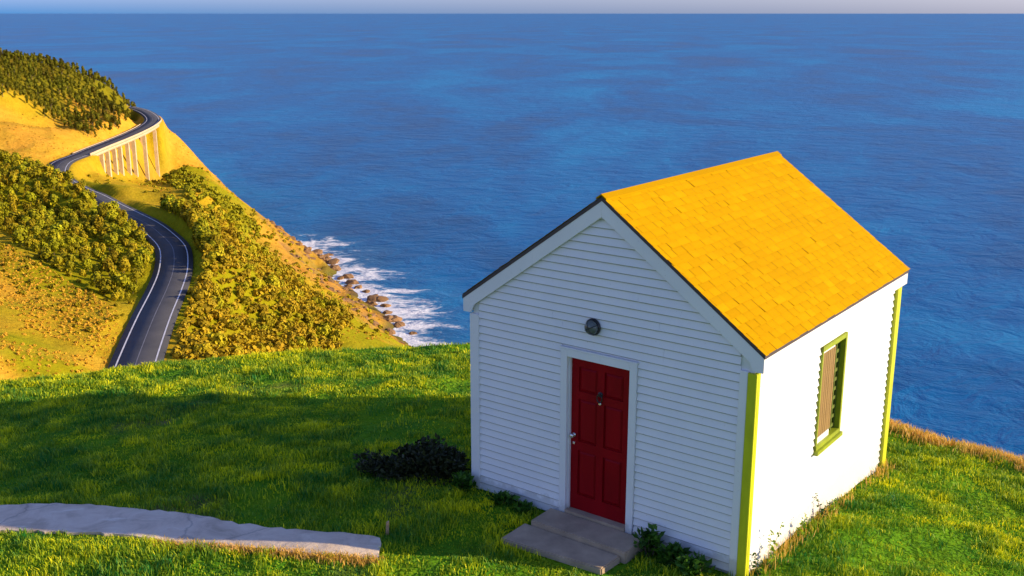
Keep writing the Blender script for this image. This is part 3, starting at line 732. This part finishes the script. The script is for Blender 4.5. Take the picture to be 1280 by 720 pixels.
# ------------------------------------------------------------------ THE HUT
W, L, H, R = 3.9203, 4.7933, 2.6964, 4.1942; OX, OY = .134, .0675
KS = (R - H) / (W / 2 + OX)
hutr = empty('clapboard_hut', (HX, HY, GZ), YAW); tag(hutr, 'small white clapboard hut with yellow shingle roof and dark red door', 'hut')
def roofz(x): return R - KS * abs(x - W / 2)
# solid wall core
core = MB(); WT = lambda x: roofz(x) - .10
dx0, dx1, dz0, dz1 = 1.498, 2.382, .131, 2.161
y_, t_ = .0, .09
core.box(0, dx0 - .0, 0, t_, -.35, 2.3); core.box(dx1, W, 0, t_, -.35, 2.3); core.box(dx0, dx1, 0, t_, dz1, 2.3); core.box(dx0, dx1, 0, t_, -.35, dz0 - .02)
core.prism([(0, 2.3), (W, 2.3), (W, WT(W)), (W / 2, WT(W / 2)), (0, WT(0))], 0, t_)
core.prism([(0, -.6), (W, -.6), (W, WT(W)), (W / 2, WT(W / 2)), (0, WT(0))], L - t_, L)
core.box(0, t_, t_, L - t_, -.6, WT(0))
wy0, wy1, wz0, wz1 = 1.9, 2.74, .885, 2.25
core.box(W - t_, W, t_, wy0, -.6, WT(W)); core.box(W - t_, W, wy1, L - t_, -.6, WT(W)); core.box(W - t_, W, wy0, wy1, -.6, wz0); core.box(W - t_, W, wy0, wy1, wz1, WT(W))
wall = core.build('wall', M['trim'], hutr)
# clapboards
def boards(axis_, off, sgn, u0, u1, z0, zt, openings, gable=False, name='siding'):
    mb = MB(); eb = MB(); ch = .100; k = 0; z = z0
    while z < zt:
        zb, zu = z, min(z + ch + .012, 99)
        def lim(zv):
            if not gable: return u0, u1
            d = (R - .21 - zv) / KS
            return max(u0, W / 2 - d), min(u1, W / 2 + d)
        if gable and (R - .21 - zb) / KS < .03: break
        a0, a1 = lim(zb); b0, b1 = lim(min(zu, zt if not gable else zu))
        if gable: b0, b1 = min(b0, W / 2), max(b1, W / 2)
        zu = zu if gable else min(zu, zt)
        spans = [(a0, a1, b0, b1)]
        for (o0, o1, q0, q1) in openings:
            if zb < q1 and zu > q0:
                new = []
                for s in spans:
                    if s[0] < o0 < s[1]: new.append((s[0], o0, s[2], o0)); new.append((o1, s[1], o1, s[3]))
                    else: new.append(s)
                spans = new
        for (p0, p1, r0, r1) in spans:
            # butt joints at random places
            cuts = [p0] + ([random.uniform(p0 + .5, p1 - .5)] if p1 - p0 > 2.2 else []) + [p1]
            for ci in range(len(cuts) - 1):
                c0, c1 = cuts[ci], cuts[ci + 1] - (.002 if ci < len(cuts) - 2 else 0)
                e0 = r0 if ci == 0 else c0; e1 = r1 if ci == len(cuts) - 2 else c1
                j = random.uniform(-.0015, .0015); ob, ot = .032 + j, .004 + j
                wz = random.uniform(-.0015, .0015)
                def P(u, o, zz): return (u, off + sgn * o, zz) if axis_ == 'x' else (off + sgn * o, u, zz)
                zc_ = .012; fr_ = zc_ / ch; m0 = c0 + (e0 - c0) * fr_; m1 = c1 + (e1 - c1) * fr_
                mb.hexa([P(m0, .001, zb + wz + zc_), P(m1, .001, zb + wz + zc_), P(m1, ob, zb + wz + zc_), P(m0, ob, zb + wz + zc_), P(e0, .001, zu), P(e1, .001, zu), P(e1, ot, zu), P(e0, ot, zu)])
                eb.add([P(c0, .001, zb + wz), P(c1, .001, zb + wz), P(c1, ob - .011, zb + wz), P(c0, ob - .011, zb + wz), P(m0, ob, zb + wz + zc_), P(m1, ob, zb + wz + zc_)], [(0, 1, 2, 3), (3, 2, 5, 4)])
        z += ch
    nf = len(mb.f); mb.add(eb.v, eb.f); o = mb.build(name, [M['siding'], M['lap_shade_edge']], hutr)
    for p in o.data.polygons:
        if p.index >= nf: p.material_index = 1  # lower edge faces take the grey that paints the lap shade
    return o
cb = .11
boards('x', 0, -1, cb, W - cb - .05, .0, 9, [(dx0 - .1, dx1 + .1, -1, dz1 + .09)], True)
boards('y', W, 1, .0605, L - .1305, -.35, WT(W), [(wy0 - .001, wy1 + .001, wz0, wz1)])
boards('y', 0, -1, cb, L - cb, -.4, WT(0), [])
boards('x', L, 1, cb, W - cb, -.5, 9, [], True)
# corner boards
for (x0, x1, y0, y1, z0, z1) in [(-.036, cb, -.038, 0, -.1, 2.45), (-.036, 0, 0, cb, -.3, 2.45), (W - cb - .05, W - .064, -.038, 0, -.1, 2.45),
                                 (-.036, cb, L, L + .038, -.5, 2.45), (-.036, 0, L - cb, L, -.5, 2.45), (W - cb, W - .03, L, L + .038, -.6, 2.45)]:
    MB().box(x0, x1, y0, y1, z0, z1).build('corner_board', M['trim'], hutr, .004)
MB().box(W - .062, W + .046, -.044, 0, -.12, 2.438).box(W + .001, W + .046, 0, .060, -.12, 2.438).build('green_corner_board', M['green_trim'], hutr, .004)
MB().box(W - .028, W + .068, L - .130, L + .042, -.6, 2.47).build('green_corner_board', M['green_trim'], hutr, .004)
# foundation
MB().box(.03, W - .03, .01, .08, -.5, .0).box(.03, W - .03, -.012, .009, -.4, -.01).box(-.012, .0, .0, L, -.6, -.39).build('foundation', M['foundation'], hutr)
# roof: two slabs, shingles on each slope, dark drip edge
sl = math.atan(KS); TH = .045
roof = MB()
for s in (-1, 1):
    xe = W / 2 + s * (W / 2 + OX)
    a = [(W / 2, R - .015), (xe, H - .015), (xe, H - .015 - TH), (W / 2, R - .015 - TH)]
    roof.prism(a, -OY, L + OY)
roofo = roof.build('roof', M['dark_edge'], hutr)
def shingles(side):
    V = []; Fc = []; T = []; nrow = 24; Ls = math.hypot(W / 2 + OX, R - H); rh = Ls / nrow
    ca, sa = math.cos(sl), math.sin(sl); r = random.Random(3 + side)
    n_ = (side * sa, 0, ca); d_ = (side * ca, 0, -sa)
    for row in range(nrow):
        s0 = row * rh - (.03 if row else -.0); y = -OY - r.uniform(0, .25); first = True
        while y < L + OY:
            w = r.uniform(.15, .26); ya, yb = max(y, -OY - .012), min(y + w - .004, L + OY + .012)
            if yb - ya > .02:
                s1 = (row + 1) * rh + r.uniform(-.004, .006) + (.012 if row == nrow - 1 else 0); up = r.uniform(.0055, .0075) + (.006 if r.random() < .05 else 0)
                lo = .001 + r.uniform(0, .001)
                pts = []
                for (s, yy, h) in ((s0, ya, lo), (s0, yb, lo), (s1, yb, up), (s1, ya, up), (s1, yb, up - .0055), (s1, ya, up - .0055)):
                    b = (W / 2 + d_[0] * s + n_[0] * (h), yy, R - .008 + d_[2] * s + n_[2] * h); pts.append(b)
                o = len(V); V.extend(pts)
                Fc.append((o, o + 1, o + 2, o + 3)); Fc.append((o + 3, o + 2, o + 4, o + 5)); Fc.append((o + 1, o + 2, o + 4, o + 1)[:3] + (o + 1,)); 
                Fc.pop(); t = min(1, max(0, r.gauss(.5, .13))); T += [t] * 6
            y += w + (.004 if r.random() < .4 else 0)
    me = np_mesh('shingles', np.array(V), np.array(Fc), False, {'tint': ('FLOAT', T)})
    return link('shingles', me, M['shingle'], roofo)
shingles(1); shingles(-1)
# ridge cap
rc = MB(); y = -OY - .015
while y < L + OY:
    w = 9
    for s in (-1, 1):
        h0, h1 = (.006, .012)
        rc.hexa([(W/2, y, R + .004), (W/2 + s*.07, y, R + .004 - KS*.07), (W/2 + s*.07, min(y + w, L + OY + .015), R + .001 - KS*.07), (W/2, min(y + w, L + OY + .015), R + .001),
                 (W/2, y, R + .022), (W/2 + s*.07, y, R + .022 - KS*.07), (W/2 + s*.07, min(y + w, L + OY + .015), R + .014 - KS*.07), (W/2, min(y + w, L + OY + .015), R + .014)])
    y += 9
me_rc = rc.build('ridge_cap', M['shingle'], roofo)
aa = me_rc.data.attributes.new('tint', 'FLOAT', 'POINT'); aa.data.foreach_set('value', np.full(len(me_rc.data.vertices), .5, np.float32))
# rake boards, fascia and boxed eave
for (ya, yb) in ((-OY + .006, -.039), (L + .039, L + OY - .006)):
    for s in (-1, 1):
        xe = W / 2 + s * (W / 2 + OX - .01); z = lambda x, d: roofz(x) - .062 - d
        MB().prism([(W / 2, z(W / 2, 0)), (xe, z(xe, 0)), (xe, 2.47), (W / 2 + s * (W / 2 - .0), 2.47), (W / 2 + s * (W / 2 - .05), z(W / 2 + s * (W / 2 - .05), .19)), (W / 2, z(W / 2, .19))], ya, yb).build('rake_board', M['trim'], hutr, .003)
for s in (-1, 1):
    xo = W / 2 + s * (W / 2 + OX - .012); xi = W / 2 + s * (W / 2 + .024)
    MB().box(min(xo, xi), max(xo, xi), -.0385, L + .0385, 2.472, roofz(xo) - .066).build('fascia', M['trim'], hutr, .003)
# door: casing, leaf, panels, knocker, knob
cas = MB(); cw = .095
cas.box(dx0 - cw, dx0, -.046, .0, .035, dz1 + cw).box(dx1, dx1 + cw, -.046, .0, .035, dz1 + cw).box(dx0, dx1, -.044, .0, dz1, dz1 + cw - .002)
cas.box(dx0 - cw - .015, dx1 + cw + .015, -.05, -.0, dz1 + cw + .001, dz1 + cw + .022)
cas.box(dx0, dx0 + .018, .0, .075, dz0, dz1).box(dx1 - .018, dx1, .0, .075, dz0, dz1).box(dx0 + .018, dx1 - .018, .0, .075, dz1 - .016, dz1)
door = empty('door', (0, 0, 0)); door.parent = hutr
cas.build('door_frame', M['trim'], door, .003)
lf = MB(); yd = .040
lx0, lx1, lz0, lz1 = dx0 + .020, dx1 - .020, dz0 + .004, dz1 - .018
st = .105; mx = (lx0 + lx1) / 2; hws = .05
rails = [(lz0, lz0 + .20), (lz0 + .80, lz0 + .92), (lz0 + 1.48, lz0 + 1.58), (lz1 - .11, lz1)]
lf.box(lx0, lx0 + st, yd, yd + .04, lz0, lz1).box(lx1 - st, lx1, yd, yd + .04, lz0, lz1)
for a, b in rails: lf.box(lx0 + st, lx1 - st, yd, yd + .04, a, b)
for i in range(3): lf.box(mx - hws, mx + hws, yd, yd + .04, rails[i][1], rails[i + 1][0])
leaf = lf.build('door_leaf', M['red_door'], door)
for i in range(3):
    for (a, b) in ((lx0 + st, mx - hws), (mx + hws, lx1 - st)):
        z0, z1 = rails[i][1], rails[i + 1][0]; g = .035
        pn = MB(); pn.box(a, b, yd + .022, yd + .038, z0, z1)
        pn.hexa([(a + .01, yd + .0215, z0 + .01), (b - .01, yd + .0215, z0 + .01), (b - .01, yd + .0215, z1 - .01), (a + .01, yd + .0215, z1 - .01),
                 (a + g, yd + .004, z0 + g), (b - g, yd + .004, z0 + g), (b - g, yd + .004, z1 - g), (a + g, yd + .004, z1 - g)])
        pn.build('door_panel', M['red_door'], door)
MR = Matrix.Rotation(math.radians(90), 4, 'X')
kn = MB(); Mx = Matrix.Translation((lx0 + .045, yd, 1.13)) @ MR
kn.lathe([(.026, 0), (.026, .006), (.010, .008), (.010, .030), (.024, .038), (.029, .05), (.024, .064), (.008, .070)], 20, Mx); kn.build('door_knob', M['knob'], door, smooth=True)
kn = MB(); Mx = Matrix.Translation((lx0 + .045, yd, 1.02)) @ MR; kn.lathe([(.018, 0), (.018, .006), (.012, .010)], 16, Mx); kn.build('keyhole', M['knob'], door)
kk = MB(); kx = mx
kk.lathe([(.034, 0), (.034, .012), (.022, .020), (.018, .034)], 18, Matrix.Translation((kx, yd, 1.74)) @ MR)
for i in range(14):
    a0, a1 = math.pi * 2 * i / 14, math.pi * 2 * (i + 1) / 14
    kk.tube((kx + .036 * math.sin(a0), yd - .028, 1.695 + .05 * math.cos(a0)), (kx + .036 * math.sin(a1), yd - .028, 1.695 + .05 * math.cos(a1)), .008, n=6)
kk.build('door_knocker', M['iron'], door)
kk = MB(); kk.lathe([(.020, 0), (.020, .02), (.012, .028)], 14, Matrix.Translation((kx, yd, 1.625)) @ MR); kk.build('peephole', M['knob'], door)
MB().box(dx0 + .001, dx1 - .001, -.06, .075, dz0 - .045, dz0).build('door_sill', M['step'], door, .004)
# wall lamp
lamp = empty('wall_lamp', (1.86, -.032, 2.60)); lamp.parent = hutr
Mx = MR
MB().lathe([(.105, 0), (.105, .018), (.096, .034)], 28, Mx).build('lamp_base', M['iron'], lamp, smooth=False)
MB().lathe([(.088, .034), (.090, .05), (.080, .075), (.058, .096), (.03, .108), (.006, .111)], 28, Mx).build('lamp_shade', M['lamp_glass'], lamp, smooth=True)
cg = MB()
for a in (0.5, 2.1):
    for i in range(10):
        t0, t1 = math.pi * i / 10, math.pi * (i + 1) / 10
        p = lambda t: Mx @ Vector((.094 * math.cos(t) * math.cos(a), .094 * math.cos(t) * math.sin(a), .034 + .082 * math.sin(t)))
        cg.tube(p(t0), p(t1), .005, n=5)
cg.build('lamp_guard', M['iron'], lamp)
# window in the side wall
win = empty('window', (W, 0, 0)); win.parent = hutr
fr = MB(); fw_ = .06; pr = .055
fr.box(-.08, .050, wy0, wy0 + .03, wz0, wz1).box(-.08, pr, wy0, wy0 + fw_, wz1 - fw_, wz1).box(-.08, pr, wy0, wy0 + fw_, wz0, wz0 + fw_).box(-.08, pr, wy1 - fw_, wy1, wz0, wz1).box(-.08, pr, wy0 + fw_, wy1 - fw_, wz1 - fw_, wz1).box(-.08, pr + .03, wy0 - .02, wy1 + .02, wz0 - .055, wz0 - .001).box(-.08, pr, wy0 + fw_, wy1 - fw_, wz0, wz0 + fw_)
fr.build('window_frame', M['window_green'], win, .003)
ym = 2.40
MB().box(-.078, -.070, wy0 + fw_, wy1 - fw_, wz0 + fw_, wz1 - fw_).build('window_pane', M['dark_glass'], win)
sh = MB(); yy = wy0 + .031
while yy < ym - .02:
    sh.box(-.03, .018 + random.uniform(-.002, .002), yy, yy + .060, wz0 + fw_ + .08, wz1 - fw_ - .05); yy += .064
sh.build('shutter', M['brown_wood'], win, .003)
MB().box(-.028, .020, wy0 + .031, ym - .01, wz1 - fw_ - .048, wz1 - fw_ - .002).box(-.028, .022, wy0 + .031, ym - .01, wz0 + fw_ + .001, wz0 + fw_ + .078).build('shutter_rail', M['trim'], win)
lt = MB()
for yv in (ym + .005, (ym + wy1 - fw_) / 2, wy1 - fw_ - .028): lt.box(-.05, -.012, yv, yv + .026, wz0 + fw_, wz1 - fw_)
for i in range(10):
    zv = wz0 + fw_ + .03 + i * (wz1 - wz0 - 2 * fw_ - .1) / 9; lt.box(-.046, -.016, ym + .031, wy1 - fw_ - .028, zv, zv + .045)
lt.build('lattice', M['lattice_green'], win)
# steps
stp = empty('door_steps', (*hut(1.95, 0), GZ), YAW); tag(stp, 'two low concrete steps below the red door', 'steps')
MB().box(-.66, .72, -.50, -.062, -.3, .095).build('upper_step', M['step'], stp, .012)
MB().hexa([(-.76, -1.02, -.3), (.64, -.90, -.3), (.66, -.503, -.3), (-.76, -.503, -.3), (-.75, -1.01, .035), (.63, -.89, .035), (.65, -.503, .035), (-.75, -.503, .035)]).build('lower_step', M['step'], stp, .015)

# ------------------------------------------------------------------ plants by the hut
def leafy(name, n, rx, ry, h, size, seed, mat_, stems=0):
    r = np.random.default_rng(seed); V = []; Fc = []; T = []
    nl = 11; L_ = [(r.uniform(-.75, .75) * rx, r.uniform(-.7, .7) * ry, h * r.uniform(.15, .75), r.uniform(.22, .42)) for _ in range(nl)]
    for i in range(n):
        t = r.uniform(0, 2 * math.pi); q = r.uniform(0, 1) ** .5; z = h * r.uniform(.02, 1) ** .8 * (1.05 - .6 * q * q)
        q2 = q * (1 - .35 * z / h) * (1 + .25 * math.sin(3 * t + seed))
        p = np.array([rx * q2 * math.cos(t), ry * q2 * math.sin(t), z])
        if r.uniform() < .75:
            l = L_[i % nl]; dd = r.normal(0, 1, 3); dd /= np.linalg.norm(dd); dd *= l[3] * r.uniform(.5, 1.25); p = np.array([l[0] + dd[0] * rx, l[1] + dd[1] * ry, max(.02, l[2] + dd[2] * h * .8)])
        d = r.normal(0, 1, 3); d[2] = abs(d[2]) * .8 + .2; d[:2] += np.array([math.cos(t), math.sin(t)]) * .8; d /= np.linalg.norm(d)
        a = np.cross(d, r.normal(0, 1, 3)); a /= np.linalg.norm(a); s = size * r.uniform(.6, 1.4); w = s * .26
        o = len(V); V += [p, p + d * s * .5 + a * w, p + d * s, p + d * s * .5 - a * w]; Fc.append((o, o + 1, o + 2, o + 3)); T += [np.clip(r.normal(.45, .25), 0, 1)] * 4
    return np_mesh(name, np.array(V), np.array(Fc), False, {'tint': ('FLOAT', T)})
def stemsmesh(n, rx, ry, h, seed, rad=.006):
    r = random.Random(seed); mb = MB()
    for i in range(n):
        t = r.uniform(0, 6.28); mb.tube((0.15 * rx * math.cos(t), .15 * ry * math.sin(t), -.05), (rx * .7 * math.cos(t), ry * .7 * math.sin(t), h * r.uniform(.5, .95)), rad, rad * .4, 5)
    me = bpy.data.meshes.new('stems'); me.from_pydata(mb.v, [], mb.f); return me
def plant(name, label, cat, x, y, n, rx, ry, h, size, seed, mat_, rz=0, group=None):
    g = float(ground(np.array([x]), np.array([y]))[0]); e = empty(name, (x, y, g), rz); tag(e, label, cat, group)
    link('leaves', leafy('leaves', n, rx, ry, h, size, seed, mat_), mat_, e); link('stem', stemsmesh(9, rx, ry, h, seed), M['bark'], e); return e
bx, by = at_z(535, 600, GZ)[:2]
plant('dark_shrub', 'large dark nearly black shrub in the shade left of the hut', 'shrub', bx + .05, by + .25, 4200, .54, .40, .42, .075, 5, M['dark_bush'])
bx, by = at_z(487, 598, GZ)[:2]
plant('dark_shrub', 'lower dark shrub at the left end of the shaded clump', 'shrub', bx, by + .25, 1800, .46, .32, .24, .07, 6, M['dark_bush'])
for i, (u, v, h, r_, lb) in enumerate([(578,612,.20,.18,'weed clump between the dark shrub and the left wall corner of the hut'),(628,630,.10,.15,'low green weed at the front wall left of the door'),(655,638,.10,.13,'green weed touching the left end of the steps'),
        (812,690,.34,.17,'tall dark green weed at the right end of the steps'),(840,702,.20,.18,'dark green weed against the front wall right of the steps'),(870,716,.2,.2,'low weed at the front wall near the green corner board')]):
    x, y = at_z(u, v, GZ)[:2]; 
    plant('weed', lb, 'weed', x, y, int(300 * (r_ / .2) ** 2), r_ * .85, r_ * .55, h * 1.1, .09, 20 + i, M['weed'], group=None)
for i, (lx, ly, h, lb) in enumerate([(4.06,.42,.62,'tallest flowering stalk against the sunlit side wall near the front corner'),(4.02,.18,.3,'short stalk at the foot of the side wall by the green corner board'),(4.05,1.35,.38,'thin stalk below the left side of the window'),(4.04,2.1,.42,'seed stalk standing below the window'),(4.1,2.45,.30,'bushy stalk just past the window against the wall')]):
    x, y = hut(lx, ly); g = float(ground(np.array([x]), np.array([y]))[0]); e = empty('seed_stalk', (x, y, g)); tag(e, lb, 'weed')
    r = random.Random(i); mb = MB(); p = Vector((0, 0, -.05)); tips = []
    for k in range(3):
        q = Vector((0, 0, -.05)); dirv = Vector((r.uniform(-.25, .25), r.uniform(-.25, .25), 1))
        for j in range(5):
            q2 = q + dirv.normalized() * h * (1 - .25 * k) / 5; mb.tube(q, q2, .005 * (1 - .12 * j), .004 * (1 - .12 * j), 5); q = q2; dirv += Vector((r.uniform(-.2, .2), r.uniform(-.2, .2), 0)); tips.append((q.copy(), j))
    mb.build('stem', M['stake'], e)
    rr = np.random.default_rng(i); V = []; Fc = []; T = []
    for q, j in tips:
        for c_ in range(9 if j > 2 else 4):
            d = rr.normal(0, 1, 3); d /= np.linalg.norm(d); a = np.cross(d, rr.normal(0, 1, 3)); a /= np.linalg.norm(a); s = .035 if j > 2 else .06; p = np.array(q) + rr.normal(0, .012, 3)
            o = len(V); V += [p, p + d * s * .5 + a * s * .3, p + d * s, p + d * s * .5 - a * s * .3]; Fc.append((o, o + 1, o + 2, o + 3)); T += [rr.uniform(0, .7)] * 4
    link('leaves', np_mesh('leaves', np.array(V), np.array(Fc), False, {'tint': ('FLOAT', T)}), M['weed'] if i % 2 else M['grass'], e)

# ------------------------------------------------------------------ CAMERA, LIGHT
cam = bpy.data.cameras.new('camera'); co = bpy.data.objects.new('camera', cam); C.objects.link(co); SC.camera = co
cam.sensor_width = 36; cam.lens = 36 * F / 1280; cam.clip_start = .1; cam.clip_end = 1e6
co.location = (0, 0, CAMZ); co.rotation_euler = (math.pi / 2 - PITCH, 0, 0)
SUN_EL = math.radians(18); sd = Vector((1, -.13, 0)).normalized()
az = math.atan2(sd.x, sd.y)             # clockwise from +Y
sun = bpy.data.lights.new('sun', 'SUN'); so = bpy.data.objects.new('sun', sun); C.objects.link(so)
sun.energy = 5.0; sun.angle = math.radians(.55); sun.color = (1, .78, .46)
dvec = Vector((sd.x * math.cos(SUN_EL), sd.y * math.cos(SUN_EL), math.sin(SUN_EL)))
so.rotation_euler = dvec.to_track_quat('Z', 'Y').to_euler(); so.location = (30, -10, 170)
w = bpy.data.worlds.new('World'); SC.world = w; w.use_nodes = True; nt = w.node_tree
bg = nt.nodes['Background']; sky = nt.nodes.new('ShaderNodeTexSky'); sky.sky_type = 'NISHITA'; sky.sun_disc = False
sky.sun_elevation = SUN_EL; sky.sun_rotation = az; sky.altitude = 100; sky.air_density = 1.0; sky.dust_density = .3; sky.ozone_density = 3.0
tcw = N(nt, 'ShaderNodeTexCoord'); sxw = N(nt, 'ShaderNodeSeparateXYZ'); nt.links.new(tcw.outputs['Generated'], sxw.inputs[0])
low = ramp(nt, sxw.outputs[2], [(.0, 1.0), (.06, 0.0)])
side = mixc(nt, math_(nt, 'ADD', sxw.outputs[0], .5, True), (.08, .34, 1.15), (.54, .58, 1.05))
tn = mixc(nt, 1.0, sky.outputs[0], mixc(nt, low, (1.08, .93, 1.24), side), 'MULTIPLY'); nt.links.new(tn, bg.inputs[0]); bg.inputs[1].default_value = .13
SC.view_settings.view_transform = 'Standard'; SC.view_settings.look = 'None'; SC.view_settings.exposure = 0.58; SC.view_settings.gamma = 1
SC.render.engine = 'CYCLES'
